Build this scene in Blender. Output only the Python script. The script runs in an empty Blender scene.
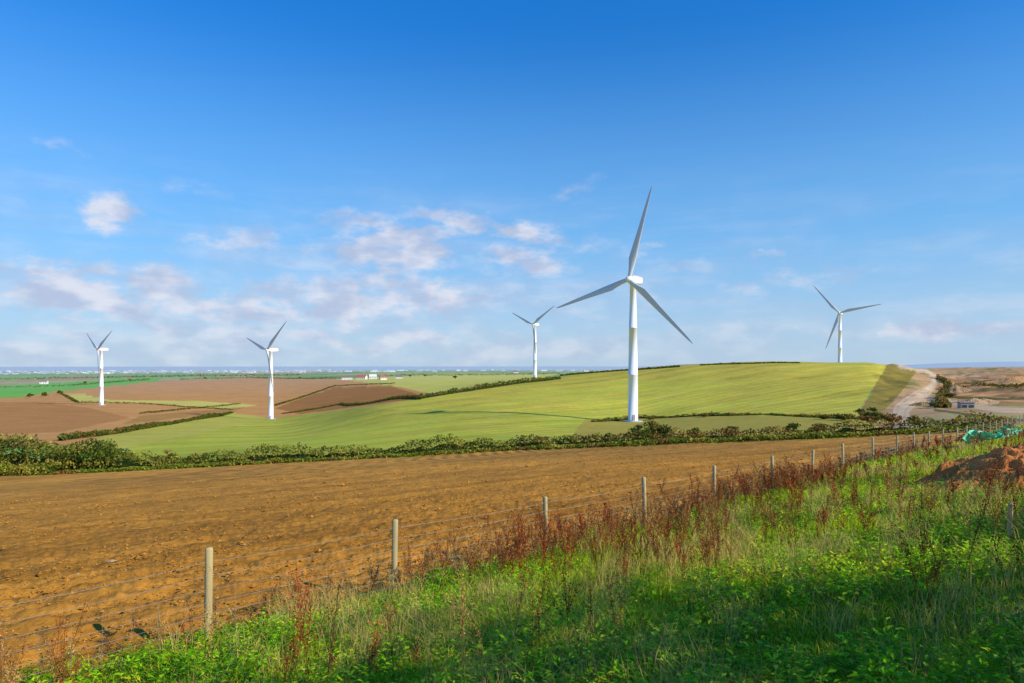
import bpy, bmesh, math, random
import numpy as np
from mathutils import Vector, Matrix
rng=np.random.default_rng(7); random.seed(7)
F=683.0; HV=366.0; EZ=1.7
scene=bpy.context.scene
# ---------------------------------------------------------------- noise
def _h(i,j,s):
    n=(i*374761393+j*668265263+s*982451653)&0x7fffffff
    n=((n^(n>>13))*1274126177)&0x7fffffff
    return ((n^(n>>16))&0xffff)/65535.0
def vn(x,y,s=0):
    xi=np.floor(x).astype(np.int64); yi=np.floor(y).astype(np.int64)
    fx=x-xi; fy=y-yi; fx=fx*fx*(3-2*fx); fy=fy*fy*(3-2*fy)
    a=_h(xi,yi,s);b=_h(xi+1,yi,s);c=_h(xi,yi+1,s);d=_h(xi+1,yi+1,s)
    return (a+(b-a)*fx)*(1-fy)+(c+(d-c)*fx)*fy
def fbm(x,y,o=4,s=0):
    t=0;a=.5;m=0
    for k in range(o):
        t=t+a*vn(x,y,s+k*17); m+=a; x=x*2.03+5.1;y=y*2.03-3.7;a*=.5
    return t/m
def sst(a,b,x):
    t=np.clip((x-a)/(b-a),0,1); return t*t*(3-2*t)
def pchip(xk,Yk,x):
    xk=np.asarray(xk,float); Yk=np.asarray(Yk,float)
    if Yk.ndim==1: Yk=Yk[:,None]
    h=np.diff(xk)[:,None]; dl=np.diff(Yk,axis=0)/h
    m=np.zeros_like(Yk); m[0]=dl[0]; m[-1]=dl[-1]
    p=dl[:-1]*dl[1:]
    w1=2*h[1:]+h[:-1]; w2=h[1:]+2*h[:-1]
    with np.errstate(divide='ignore',invalid='ignore'):
        hm=(w1+w2)/(w1/dl[:-1]+w2/dl[1:])
    m[1:-1]=np.where(p>0,hm,0); m=np.nan_to_num(m)
    x=np.clip(x,xk[0],xk[-1]); i=np.clip(np.searchsorted(xk,x,side='right')-1,0,len(xk)-2)
    t=(x-xk[i])/(xk[i+1]-xk[i]); hh=xk[i+1]-xk[i]
    if Yk.shape[1]==1: y0,y1,m0,m1=Yk[i,0],Yk[i+1,0],m[i,0],m[i+1,0]
    else:
        n=np.arange(len(x)); y0,y1,m0,m1=Yk[i,n],Yk[i+1,n],m[i,n],m[i+1,n]
    return (2*t**3-3*t**2+1)*y0+(t**3-2*t**2+t)*hh*m0+(-2*t**3+3*t**2)*y1+(t**3-t**2)*hh*m1
# ---------------------------------------------------------------- terrain
YK=[100,120,160,242,350,450,520,600,650,800,1100,1600,3000,8000,20000,60000]
TAB={
-600:[474,470,458,442,428,419,414,409,406,400,391,384,376,371,368.5,366.4],
0:  [474,470,458,440,425,415,411,407,404,398,390,383,376,371,368.5,366.4],
100:[471,468,456,438,425,416,411,406,403.5,397,389,382,375,371,368.5,366.4],
271:[463,458,449,438,428,421,418,412,408,399,389,381,374.5,370.5,368.5,366.4],
400:[456,452,442,424,404,398.5,398.5,397,394,388,381,377,373,370,368.3,366.4],
520:[449,446,438,418,396,384,380.5,379.5,379,379,378,376,372.5,370,368.2,366.4],
631:[444,441,434,422,394,379,371.5,368.5,369,371,373,373.5,372,370,368.2,366.4],
700:[439,436,430,414,388,372,366,364,365,368,371,373,372,370,368.2,366.4],
780:[437,432,424,406,382,367,362.5,361.8,363.5,367,370,372,372,369.5,368,366.4],
860:[434,429,419,402,380,366,362.5,365,368,371,372,372,371,369,367,366.3],
905:[430,424,415,400,384,373,368,368,369,370,371,371,370,368,365,365.8],
950:[425,419,411,401,389,380,375,372,370,369,369,369,368.5,367,363,365.5],
1024:[420,414,408,398,383,374,371,369.5,369,368.5,368.5,368.5,368,366,361.5,365],
1600:[418,413,407,396,382,374,371,369,369,368.5,368.5,368.5,368,366,361.5,365]}
UK=sorted(TAB); TV=[TAB[k] for k in UK]; LYK=np.log(YK)
SK=[-60,-12,0,2,8,14,22,31,55,89,150,400]; DK=[3.2,3.38,3.5,3.55,3.78,4.0,4.28,4.55,5.6,6.8,8.9,15]
def fence_ps(X,Y):
    return (Y-12.93-1.13*X)/1.509,(X+3.83)*.6627+(Y-8.6)*.7488
def hgt(X,Y):
    X=np.atleast_1d(np.asarray(X,float)); Y=np.atleast_1d(np.asarray(Y,float))
    p,s=fence_ps(X,Y); r=np.hypot(X,Y)+1e-6
    Df=pchip(SK,DK,s)
    pn=np.clip(-p,0,1e9)
    bank=np.where(pn<8.57,.2*pn,1.714+.4*(1-np.exp(-(pn-8.57)/4)))
    Dn=Df+.11*np.clip(p,0,170)-bank
    Ye=np.maximum(Y,.35*r)
    k=np.clip(X/np.maximum(Y,1e-3*r+1e-6),-1.6,1.6); u=512+F*k
    L=np.log(np.clip(Ye,100,60000))
    V=np.array([pchip(LYK,np.array(t),L) for t in TV])
    v=pchip(UK,V,u)
    Dt=(v-HV)/F*Ye
    ang=np.abs(np.degrees(np.arctan2(X,Y)))
    w=sst(70,118,Ye)*(1-sst(65,88,ang))
    D=Dn*(1-w)+Dt*w
    z=EZ-D
    z=z+(fbm(X/7,Y/7,3,3)-.5)*.22*(r>2.5)*np.where(p<0,1.0,.35)
    z=z+(fbm(X/60,Y/60,3,9)-.5)*1.6*sst(130,300,r)*(1-sst(3000,6000,r))
    q=sst(.50,.56,X/np.maximum(Y,1))*sst(170,230,Y)*(1-sst(900,1300,Y))
    z=z+q*(np.abs(fbm(X/26,Y/26,4,19)-.5)*9-1.0)
    return z
def proj(X,Y,Z):
    Ys=np.where(Y>.01,Y,.01); return 512+F*X/Ys, HV-F*(Z-EZ)/Ys
_YS=np.exp(np.linspace(math.log(3),math.log(40000),1600))
def gat(u,v):
    X=(u-512)/F*_YS; Z=hgt(X,_YS); vv=HV-F*(Z-EZ)/_YS
    i=np.argmax(vv<=v)
    if not (vv<=v).any(): i=int(np.argmin(vv))
    if i>0 and vv[i]<=v:
        t=(vv[i-1]-v)/(vv[i-1]-vv[i]+1e-9); y=_YS[i-1]+t*(_YS[i]-_YS[i-1])
    else: y=_YS[i]
    return (u-512)/F*y, y
# ---------------------------------------------------------------- mesh helper
def mk(name,V,Fc,mat,col=None,smooth=False,parent=None,extra=None):
    me=bpy.data.meshes.new(name); V=np.asarray(V,np.float32); Fc=np.asarray(Fc,np.int32)
    me.vertices.add(len(V)); me.vertices.foreach_set('co',V.ravel())
    k=Fc.shape[1]; me.loops.add(Fc.size); me.loops.foreach_set('vertex_index',Fc.ravel())
    me.polygons.add(len(Fc)); me.polygons.foreach_set('loop_start',np.arange(0,Fc.size,k,dtype=np.int32))
    me.update(calc_edges=True)
    me.polygons.foreach_set('use_smooth',np.full(len(Fc),smooth))
    if col is not None:
        a=me.color_attributes.new('Col','FLOAT_COLOR','POINT'); c=np.ones((len(V),4),np.float32); c[:,:3]=col
        a.data.foreach_set('color',c.ravel())
    me.materials.append(mat); ob=bpy.data.objects.new(name,me); scene.collection.objects.link(ob)
    if parent: ob.parent=parent
    return ob
# ---------------------------------------------------------------- materials
def newmat(n):
    m=bpy.data.materials.new(n); m.use_nodes=True; nt=m.node_tree; nt.nodes.clear()
    return m,nt
def lk(nt,a,b): nt.links.new(a,b)
def foliage(name,transl=.3,rough=.6,var=.25,spec=.12):
    m,nt=newmat(name); o=nt.nodes.new('ShaderNodeOutputMaterial'); at=nt.nodes.new('ShaderNodeAttribute'); at.attribute_name='Col'
    p=nt.nodes.new('ShaderNodeBsdfPrincipled'); p.inputs['Roughness'].default_value=rough; p.inputs['Specular IOR Level'].default_value=spec
    no=nt.nodes.new('ShaderNodeTexNoise'); no.inputs['Scale'].default_value=9; no.inputs['Detail'].default_value=1
    g=nt.nodes.new('ShaderNodeNewGeometry'); lk(nt,g.outputs['Position'],no.inputs['Vector'])
    mr=nt.nodes.new('ShaderNodeMapRange'); mr.inputs['To Min'].default_value=1-var; mr.inputs['To Max'].default_value=1+var
    lk(nt,no.outputs['Fac'],mr.inputs['Value'])
    mu=nt.nodes.new('ShaderNodeVectorMath'); mu.operation='SCALE'; lk(nt,at.outputs['Color'],mu.inputs[0]); lk(nt,mr.outputs[0],mu.inputs['Scale'])
    lk(nt,mu.outputs[0],p.inputs['Base Color'])
    if transl<=0:
        lk(nt,p.outputs[0],o.inputs[0]); return m
    t=nt.nodes.new('ShaderNodeBsdfTranslucent'); lk(nt,mu.outputs[0],t.inputs['Color'])
    mx=nt.nodes.new('ShaderNodeMixShader'); mx.inputs[0].default_value=transl
    lk(nt,p.outputs[0],mx.inputs[1]); lk(nt,t.outputs[0],mx.inputs[2]); lk(nt,mx.outputs[0],o.inputs[0]); return m
def simple(name,col,rough=.5,nscale=3,var=.15,metal=0,bump=0,stretch=None):
    m,nt=newmat(name); o=nt.nodes.new('ShaderNodeOutputMaterial'); p=nt.nodes.new('ShaderNodeBsdfPrincipled')
    p.inputs['Roughness'].default_value=rough; p.inputs['Metallic'].default_value=metal
    no=nt.nodes.new('ShaderNodeTexNoise'); no.inputs['Scale'].default_value=nscale; no.inputs['Detail'].default_value=6
    g=nt.nodes.new('ShaderNodeTexCoord'); mp=nt.nodes.new('ShaderNodeMapping')
    if stretch: mp.inputs['Scale'].default_value=stretch
    lk(nt,g.outputs['Object'],mp.inputs[0]); lk(nt,mp.outputs[0],no.inputs['Vector'])
    cr=nt.nodes.new('ShaderNodeMapRange'); cr.inputs['To Min'].default_value=1-var; cr.inputs['To Max'].default_value=1+var
    lk(nt,no.outputs['Fac'],cr.inputs['Value'])
    mu=nt.nodes.new('ShaderNodeVectorMath'); mu.operation='SCALE'; mu.inputs[0].default_value=col; lk(nt,cr.outputs[0],mu.inputs['Scale'])
    lk(nt,mu.outputs[0],p.inputs['Base Color'])
    if bump:
        b=nt.nodes.new('ShaderNodeBump'); b.inputs['Strength'].default_value=bump; b.inputs['Distance'].default_value=.02
        lk(nt,no.outputs['Fac'],b.inputs['Height']); lk(nt,b.outputs[0],p.inputs['Normal'])
    lk(nt,p.outputs[0],o.inputs[0]); return m
def ground_mat():
    m,nt=newmat('ground_mat'); N=nt.nodes.new
    o=N('ShaderNodeOutputMaterial'); p=N('ShaderNodeBsdfPrincipled'); p.inputs['Roughness'].default_value=.95; p.inputs['Specular IOR Level'].default_value=.1
    at=N('ShaderNodeAttribute'); at.attribute_name='Col'
    g=N('ShaderNodeNewGeometry')
    def noise(sc,det,mp=None):
        n=N('ShaderNodeTexNoise'); n.inputs['Scale'].default_value=sc; n.inputs['Detail'].default_value=det; n.inputs['Roughness'].default_value=.62
        lk(nt,g.outputs['Position'],n.inputs['Vector']); return n
    def rng_(n,a,b,lo=.25,hi=.75):
        r=N('ShaderNodeMapRange'); r.inputs['From Min'].default_value=lo; r.inputs['From Max'].default_value=hi
        r.inputs['To Min'].default_value=a; r.inputs['To Max'].default_value=b; lk(nt,n,r.inputs['Value']); return r.outputs[0]
    def mul(a,b):
        x=N('ShaderNodeMath'); x.operation='MULTIPLY'; lk(nt,a,x.inputs[0]); lk(nt,b,x.inputs[1]); return x.outputs[0]
    n1=noise(.035,4); n2=noise(.5,6); n3=noise(5,7)
    f=mul(mul(rng_(n1.outputs['Fac'],.86,1.14),rng_(n2.outputs['Fac'],.84,1.16)),rng_(n3.outputs['Fac'],.72,1.24))
    sc=N('ShaderNodeVectorMath'); sc.operation='SCALE'; lk(nt,at.outputs['Color'],sc.inputs[0]); lk(nt,f,sc.inputs['Scale'])
    lk(nt,sc.outputs[0],p.inputs['Base Color'])
    b=N('ShaderNodeBump'); b.inputs['Distance'].default_value=.1; b.inputs['Strength'].default_value=.6
    lk(nt,n3.outputs['Fac'],b.inputs['Height'])
    b2=N('ShaderNodeBump'); b2.inputs['Distance'].default_value=.3; b2.inputs['Strength'].default_value=.3
    lk(nt,n2.outputs['Fac'],b2.inputs['Height']); lk(nt,b.outputs[0],b2.inputs['Normal']); lk(nt,b2.outputs[0],p.inputs['Normal'])
    lk(nt,p.outputs[0],o.inputs[0]); return m
M_ground=ground_mat(); M_leaf=foliage('hedge_leaf'); M_grass=foliage('grass_blade',.4,.5); M_dry=foliage('dry_stalk',0,.8)
M_soil=foliage('soil_clod',0,.95,.3)
M_white=simple('turbine_paint',(.85,.85,.84),.35,.6,.04); M_blade=simple('blade_paint_shaded',(.62,.64,.67),.35,.5,.05)  # blades greyer than the white tower: their shade is put into the colour
M_wood=simple('post_wood',(.46,.36,.17),.85,9,.4,0,.6,(1,1,.12)); M_wire=simple('wire_steel',(.42,.38,.32),.5,20,.2,.3)
M_conc=simple('concrete',(.4,.39,.36),.9,4,.2); M_bark=simple('bark',(.1,.075,.05),.9,8,.3,0,.5)
# ---------------------------------------------------------------- regions
def C(r,g,b,k=1.0):
    f=lambda c:((c/255+.055)/1.055)**2.4
    return np.array([f(r),f(g),f(b)])*k
def inpoly(u,v,P):
    ins=np.zeros(len(u),bool); n=len(P)
    for i in range(n):
        x1,y1=P[i];x2,y2=P[(i+1)%n]
        if y1==y2: continue
        c=((y1>v)!=(y2>v))&(u<(x2-x1)*(v-y1)/(y2-y1)+x1); ins^=c
    return ins
def dpoly(u,v,P):
    d=np.full(len(u),1e9)
    for (x1,y1),(x2,y2) in zip(P[:-1],P[1:]):
        t=np.clip(((u-x1)*(x2-x1)+(v-y1)*(y2-y1))/((x2-x1)**2+(y2-y1)**2),0,1)
        d=np.minimum(d,np.hypot(u-x1-t*(x2-x1),v-y1-t*(y2-y1)))
    return d
HB=[(-300,482),(-100,478),(0,475),(130,471),(300,462),(400,457),(500,451),(650,445),(750,441),(850,437),(960,432),(1010,428)]
HBXY=[gat(u,v) for u,v in HB]
hku=np.array([h[0] for h in HB],float); hkY=np.array([q[1] for q in HBXY])
def hedgeY(u): return np.interp(u,hku,hkY)
# ---------------------------------------------------------------- ground mesh
def build_ground():
    th=np.radians(np.concatenate([np.arange(-180,-46,3),np.arange(-46,46.01,.08),np.arange(48,180,3)]))
    rr=np.exp(np.concatenate([np.linspace(math.log(.4),math.log(4),10,endpoint=False),np.linspace(math.log(4),math.log(135),290,endpoint=False),
        np.linspace(math.log(135),math.log(900),260,endpoint=False),np.linspace(math.log(900),math.log(60000),60)]))
    T,R=np.meshgrid(th,rr,indexing='ij'); nt_,nr=T.shape
    X=(R*np.sin(T)).ravel(); Y=(R*np.cos(T)).ravel(); Z=hgt(X,Y); R=R.ravel()
    u,v=proj(X,Y,Z); p,s=fence_ps(X,Y); front=Y>0
    col=np.zeros((len(X),3)); col[:]=C(120,130,45,.8)
    nA=fbm(X/1.5,Y/1.5,4,31); nB=fbm(X/18,Y/18,4,41); nC=fbm(X/70,Y/70,3,51)
    un=u+(fbm(X/9,Y/9,3,61)-.5)*3; vnn=v+(fbm(X/9,Y/9,3,71)-.5)*1.2
    far=front&(Y>hedgeY(np.clip(u,-300,1010)))
    cell=_h(np.floor(X/260+.4*nC*3).astype(np.int64),np.floor(Y/420+nC).astype(np.int64),5)
    pal=np.array([C(105,165,80),C(150,166,88),C(175,168,110),C(115,150,80),C(175,148,110),C(130,176,88)])
    pc=pal[np.clip((cell*6).astype(int),0,5)]
    col[far]=pc[far]*.95
    def setp(P,c,extra=1):
        m=far&inpoly(un,vnn,P)&(Y<6000); col[m]=c; return m
    brown=C(198,142,80,.98); 
    setp([(-900,386),(0,386),(165,377),(150,384),(60,393),(0,400),(-900,405)],C(112,178,60,.95))
    m=setp([(-900,404),(0,399),(60,391),(150,382),(250,378),(335,379),(430,385),(432,392),(425,398),(270,420),(150,443),(-900,475)],brown)
    setp([(-200,402),(40,402),(90,408),(130,418),(60,432),(-200,440)],C(184,128,70,.92))
    setp([(60,394),(78,402),(140,403),(235,409),(258,405),(200,401),(110,400),(78,393)],C(200,186,90,1))
    setp([(60,455),(100,437),(232,413),(275,419),(150,445)],C(182,172,70,.98))
    setp([(120,425),(235,411),(245,407),(140,416)],C(178,130,68,.92))
    m=setp([(275,408),(335,387),(390,386),(428,397),(300,414)],C(168,114,56,.92))
    setp([(335,379),(440,374),(560,373.5),(540,380),(430,394),(400,387)],C(198,190,88,.98))
    H=[(130,447),(270,419),(420,399),(520,382),(600,372),(700,364.5),(760,358),(880,358),(887,368),(866,398),(856,418),(900,435),(900,470),(100,490)]
    m=setp(H,C(193,179,62,.97))
    q=far&inpoly(un,vnn,H)
    dd=(X*.62-Y*.78); d2=X*.94+Y*.34
    st=.5+.5*np.sin((dd+nB*3)*2*math.pi/7); st2=.5+.5*np.sin(dd*2*math.pi/30+nC*3)
    sw=vn(dd/5,d2/45,55)+.6*vn(dd/1.8,d2/22,56)
    col[q]*=(0.80+.17*st[q]*(1-sst(260,540,Y[q]))+.14*st2[q]+.30*(nB[q]-.5)+.40*(nC[q]-.5)+.22*(sw[q]-.6))[:,None]
    gp=q&(nB+.5*nC>.80); col[gp]=col[gp]*np.array([.88,.97,.9])
    sc=fbm(X/3.5,Y/3.5,3,99); wr=sst(.52,.66,sc)[:,None]; col[q]=(col*(1-.25*wr)+C(205,182,100)*.25*wr)[q]
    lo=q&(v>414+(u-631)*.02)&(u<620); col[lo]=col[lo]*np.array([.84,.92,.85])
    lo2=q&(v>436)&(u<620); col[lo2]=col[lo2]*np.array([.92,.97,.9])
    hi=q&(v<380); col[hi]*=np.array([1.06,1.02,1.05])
    tk=q&(np.minimum(np.abs(un-(560+(442-v)*1.9)),np.abs(un-(572+(442-v)*1.9)))<1.0)&(v>418)&(v<446); col[tk]=C(190,166,82,.9)
    setp([(585,419),(640,417),(740,415),(856,420),(880,440),(600,446),(560,452)],C(170,153,62,.95))
    Rr=far&(un>856+(418-vnn)*.62)&(Y<6000)&(u>845)&(v<436)&(~q)
    mixv=sst(.36,.50,nB)[:,None]
    cc=C(190,150,106,.95)*mixv+C(150,138,78,.9)*(1-mixv); col[Rr]=cc[Rr]
    setp([(887,364),(918,369),(905,388),(885,410),(858,417),(868,398)],C(156,136,58,.8))
    m=setp([(948,376),(1100,371),(1100,400),(990,404),(945,400),(935,388)],C(196,142,92,.95)); 
    bn=.5+.5*np.sin(v*2*math.pi/5.5+nB*9); col[m]*=(.66+.5*bn[m])[:,None]
    TR=[(900,366),(925,370),(936,377),(930,388),(915,398),(902,408),(900,420),(915,430)]
    d=dpoly(un,v,TR); m=far&(d<2.4+6*sst(370,420,v))&(Y<6000); col[m]=C(216,186,150,.9)
    dr=m&(np.abs(d-2.2-2*sst(370,420,v))<.7); col[dr]*=.82
    for P_,w_,c_ in [([(915,398),(950,402),(1000,410),(1100,412)],2.6,C(210,176,138,.9)),([(940,378),(975,376),(1030,379),(1100,378)],1.0,C(208,170,128,.9)),
                     ([(955,384),(990,381),(1060,384)],1.1,C(110,98,55,.85)),([(950,392),(1000,389),(1060,393)],1.4,C(130,112,65,.85)),([(945,397),(1000,399),(1060,398)],1.2,C(105,100,50,.85)),([(912,420),(960,415),(1060,418)],2.2,C(175,160,104,.9)),([(935,410),(980,416),(1060,424)],1.2,C(120,108,60,.85))]:
        d=dpoly(un,v,P_); m=far&(d<w_)&(Y<6000); col[m]=c_
    k=sst(2200,11000,R)[:,None]; sea_haze=C(178,192,204,.95); col=np.where(front[:,None],col*(1-k)+sea_haze*k,col)  # far ground and sea fade to a pale haze painted into the colour
    k2=(.10*sst(700,1600,R))[:,None]; col=np.where(front[:,None],col*(1-k2)+sea_haze*k2,col)  # slight aerial haze mixed into the land colour with distance
    ed=.35+(nA-.5)*1.4
    pf=(p>ed)&(~far); fd=X*.60-Y*.80; fu=.5+.5*np.sin((fd+(nB-.5)*.8)*2*math.pi/.9)
    fw=.5+.5*np.sin(fd*2*math.pi/7+nB*2); fx=vn(fd/.9,(X*.8+Y*.6)/16,33); fx2=vn(fd/.3,(X*.8+Y*.6)/3,34)
    tr=np.exp(-((np.mod(fd+nB*.6,11)-5)/.28)**2)+np.exp(-((np.mod(fd+nB*.6,11)-6.9)/.28)**2)
    base=C(196,134,50,.93)
    pcx=base*(.80+.28*nA[:,None]+.11*fw[:,None]-.12*fu[:,None]+.38*(fx[:,None]-.5)+.18*(fx2[:,None]-.5)+.40*(nB[:,None]-.5)-.26*tr[:,None])
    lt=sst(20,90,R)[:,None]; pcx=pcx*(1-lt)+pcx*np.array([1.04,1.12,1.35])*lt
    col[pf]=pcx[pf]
    wt=sst(4,0,(hedgeY(np.clip(u,-300,1010))-Y))[:,None]*sst(.35,.6,nA)[:,None]
    hh=pf&(front)&((hedgeY(np.clip(u,-300,1010))-Y)<4); col[hh]=(col*(1-wt)+C(130,145,45,.85)*wt)[hh]
    bk=(~far)&(~pf)
    bc=C(130,138,42,.75)*(nA[:,None])+C(115,92,45,.8)*(1-nA[:,None]); col[bk]=bc[bk]
    dz=((fbm(X/.22,Y/.22,3,77)-.5)*.15*(1-sst(14,45,R))+(fbm(X/.8,Y/.8,2,78)-.5)*.13+(fu-.5)*.09-.09*tr)
    Z=Z+np.where(pf,dz,0)
    V=np.stack([X,Y,Z],1)
    I=np.arange(nt_*nr).reshape(nt_,nr); A=I; B=np.roll(I,-1,axis=0)
    q=np.stack([A[:,:-1],A[:,1:],B[:,1:],B[:,:-1]],-1).reshape(-1,4)
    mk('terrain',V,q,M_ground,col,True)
build_ground()
# ---------------------------------------------------------------- leaf primitives
def rot_frames(n,upbias=0.0):
    d=rng.normal(size=(n,3)); d[:,2]+=upbias; d/=np.linalg.norm(d,axis=1)[:,None]
    e=rng.normal(size=(n,3)); e-=(e*d).sum(1)[:,None]*d; e/=np.linalg.norm(e,axis=1)[:,None]
    return d,e,np.cross(d,e)
def leaf_quads(P,size,col,aspect=.6,upbias=.3):
    n=len(P); nrm,e,f=rot_frames(n,upbias); s=np.broadcast_to(size,(n,))[:,None]
    V=np.stack([P-e*s*.5,P+f*s*.5*aspect+nrm*s*.08,P+e*s*.5,P-f*s*.5*aspect+nrm*s*.08],1).reshape(-1,3)
    Fc=np.arange(4*n).reshape(n,4); return V,Fc,np.repeat(col,4,axis=0)
_hc=[0]
def hedge(name,path,h,w,dens,leaf,cols,core=True,mat=None,rough=.75):
    _hc[0]+=1; sd=_hc[0]*7
    P=np.array(path,float); seg=np.hypot(*np.diff(P,axis=0).T); cs=np.concatenate([[0],np.cumsum(seg)]); Lg=cs[-1]
    h=np.interp(cs,np.linspace(0,Lg,len(h)),h) if len(h)!=len(P) else np.array(h,float)
    n=int(Lg*dens); t=rng.uniform(0,Lg,n)
    x=np.interp(t,cs,P[:,0]); y=np.interp(t,cs,P[:,1]); hh=np.interp(t,cs,h)
    hmul=lambda q:(1-rough*.5)+rough*1.15*fbm(q/(1.1*w),q*0+3.3,3,sd)
    hh=hh*hmul(t)
    dx=np.interp(np.clip(t+.5,0,Lg),cs,P[:,0])-np.interp(np.clip(t-.5,0,Lg),cs,P[:,0])
    dy=np.interp(np.clip(t+.5,0,Lg),cs,P[:,1])-np.interp(np.clip(t-.5,0,Lg),cs,P[:,1])
    l=np.hypot(dx,dy)+1e-9; nx,ny=-dy/l,dx/l
    a=rng.uniform(0,math.pi,n); rad=rng.uniform(.7,1.12,n)
    ox=np.cos(a)*w*.5*rad*(.8+.5*vn(t/1.7,t*0+1,5)); oz=np.sin(a)**.7*hh*rad
    px=x+nx*ox; py=y+ny*ox; pz=hgt(px,py)+oz*.98
    c=np.array(cols); ci=fbm(t/(1.6*w)+ox*.3,oz/1.2,3,13+sd); ci=np.clip((ci-.25)*2,0,.999)*(len(c)-1)
    i0=ci.astype(int); fr=(ci-i0)[:,None]; cc=c[i0]*(1-fr)+c[np.minimum(i0+1,len(c)-1)]*fr
    cc=cc*rng.uniform(.6,1.4,(n,1))
    V,Fc,cl=leaf_quads(np.stack([px,py,pz],1),leaf*rng.uniform(.5,1.5,n),cc,.7)
    if core:
        m=max(8,int(Lg/ (w*.5))); tt=np.linspace(0,Lg,m); K=7; rows=[]
        for q in tt:
            X0=np.interp(q,cs,P[:,0]);Y0=np.interp(q,cs,P[:,1]);H0=np.interp(q,cs,h)*.62*float(hmul(np.array([q]))[0])
            q1,q0=min(q+.5,Lg),max(q-.5,0); ddx=np.interp(q1,cs,P[:,0])-np.interp(q0,cs,P[:,0]); ddy=np.interp(q1,cs,P[:,1])-np.interp(q0,cs,P[:,1]); ll=math.hypot(ddx,ddy)+1e-9
            aa=np.linspace(0,math.pi,K); jj=rng.uniform(.75,1.05,K)
            X1=X0-ddy/ll*np.cos(aa)*w*.36*jj; Y1=Y0+ddx/ll*np.cos(aa)*w*.36*jj
            rows.append(np.stack([X1,Y1,hgt(X1,Y1)-.15+np.sin(aa)*H0*jj],1))
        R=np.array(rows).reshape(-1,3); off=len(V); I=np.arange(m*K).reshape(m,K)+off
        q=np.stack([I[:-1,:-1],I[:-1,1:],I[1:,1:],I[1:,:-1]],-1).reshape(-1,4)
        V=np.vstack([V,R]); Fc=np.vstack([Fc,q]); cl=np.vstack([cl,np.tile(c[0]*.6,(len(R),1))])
    return mk(name,V,Fc,mat or M_leaf,cl)
dg=C(70,84,26); mg=C(108,120,34); yg=C(166,152,60); br=C(144,110,55); rd=C(142,92,54); lg=C(134,150,42)
def sub(u0,u1,n=30,dv=0):
    us=np.linspace(u0,u1,n); return [(((u-512)/F)*(hedgeY(u)+dv),hedgeY(u)+dv) for u in us]
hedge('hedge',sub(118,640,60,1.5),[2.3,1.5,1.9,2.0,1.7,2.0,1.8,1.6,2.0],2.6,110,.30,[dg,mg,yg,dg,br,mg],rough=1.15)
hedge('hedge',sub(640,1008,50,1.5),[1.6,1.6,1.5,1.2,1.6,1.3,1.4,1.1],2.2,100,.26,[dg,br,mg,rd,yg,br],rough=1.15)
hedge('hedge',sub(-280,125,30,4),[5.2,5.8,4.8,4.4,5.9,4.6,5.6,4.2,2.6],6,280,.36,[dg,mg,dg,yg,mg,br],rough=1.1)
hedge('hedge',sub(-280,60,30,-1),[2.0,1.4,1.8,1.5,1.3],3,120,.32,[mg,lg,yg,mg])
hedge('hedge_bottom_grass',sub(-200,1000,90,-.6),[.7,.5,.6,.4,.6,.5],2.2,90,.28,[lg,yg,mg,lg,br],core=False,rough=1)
def far_hedge(uv,h,w=2.5,dens=14,leaf=.9,cols=None):
    P=[gat(u,v) for u,v in uv]; PP=[]
    for a,b in zip(P[:-1],P[1:]):
        for t in np.linspace(0,1,8,endpoint=False): PP.append((a[0]+(b[0]-a[0])*t,a[1]+(b[1]-a[1])*t))
    PP.append(P[-1]); hedge('hedge',PP,h,w,dens,leaf,cols or [dg,mg,dg,br],dens>15,rough=1.1)
far_hedge([(592,422),(640,418),(700,416),(770,415),(856,419)],[.6,1.6,.5,1.0,.4,.6,1.0],1.5,32,.42,[dg,mg,br,yg])
far_hedge([(60,441),(100,436),(160,426),(232,413)],[1.6,2.2,1.2,2.6,1.2],2.2,24,.7)
far_hedge([(62,394),(78,403),(140,404),(232,410)],[1.2,2,1.4,1],2,7,.9)
far_hedge([(140,414),(190,409),(240,404)],[1.2,1.2,1.2],2,6,.9)
far_hedge([(282,414),(340,404.5),(420,399.5)],[1,1.7,1.2,2],2.2,16,.7)
far_hedge([(420,399),(470,391),(520,383.5),(560,379)],[2,2.4,2.8,2.2],3,20,.8)
far_hedge([(275,406),(335,386),(395,384)],[1.4,1.5,1.4],2.5,5,1.2)
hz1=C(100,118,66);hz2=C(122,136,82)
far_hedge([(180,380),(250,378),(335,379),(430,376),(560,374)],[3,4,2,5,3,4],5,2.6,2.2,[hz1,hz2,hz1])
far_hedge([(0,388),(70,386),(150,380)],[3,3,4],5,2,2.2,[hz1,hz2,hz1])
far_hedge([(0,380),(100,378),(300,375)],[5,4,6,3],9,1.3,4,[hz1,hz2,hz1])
far_hedge([(938,378),(950,386),(940,398),(945,408)],[2,1.4,2,1.4],2.4,16,.8,[dg,br,mg])
far_hedge([(700,365.5),(760,363.5),(800,363.2)],[.7,1.0,.6],2,16,.8)
far_hedge([(560,376),(620,371),(680,367)],[1.2,.9,1.3],2,16,.9)
far_hedge([(958,388),(985,386),(1030,388)],[1.5,1.2,1.6],2.4,9,.9,[br,mg,rd])
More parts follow.
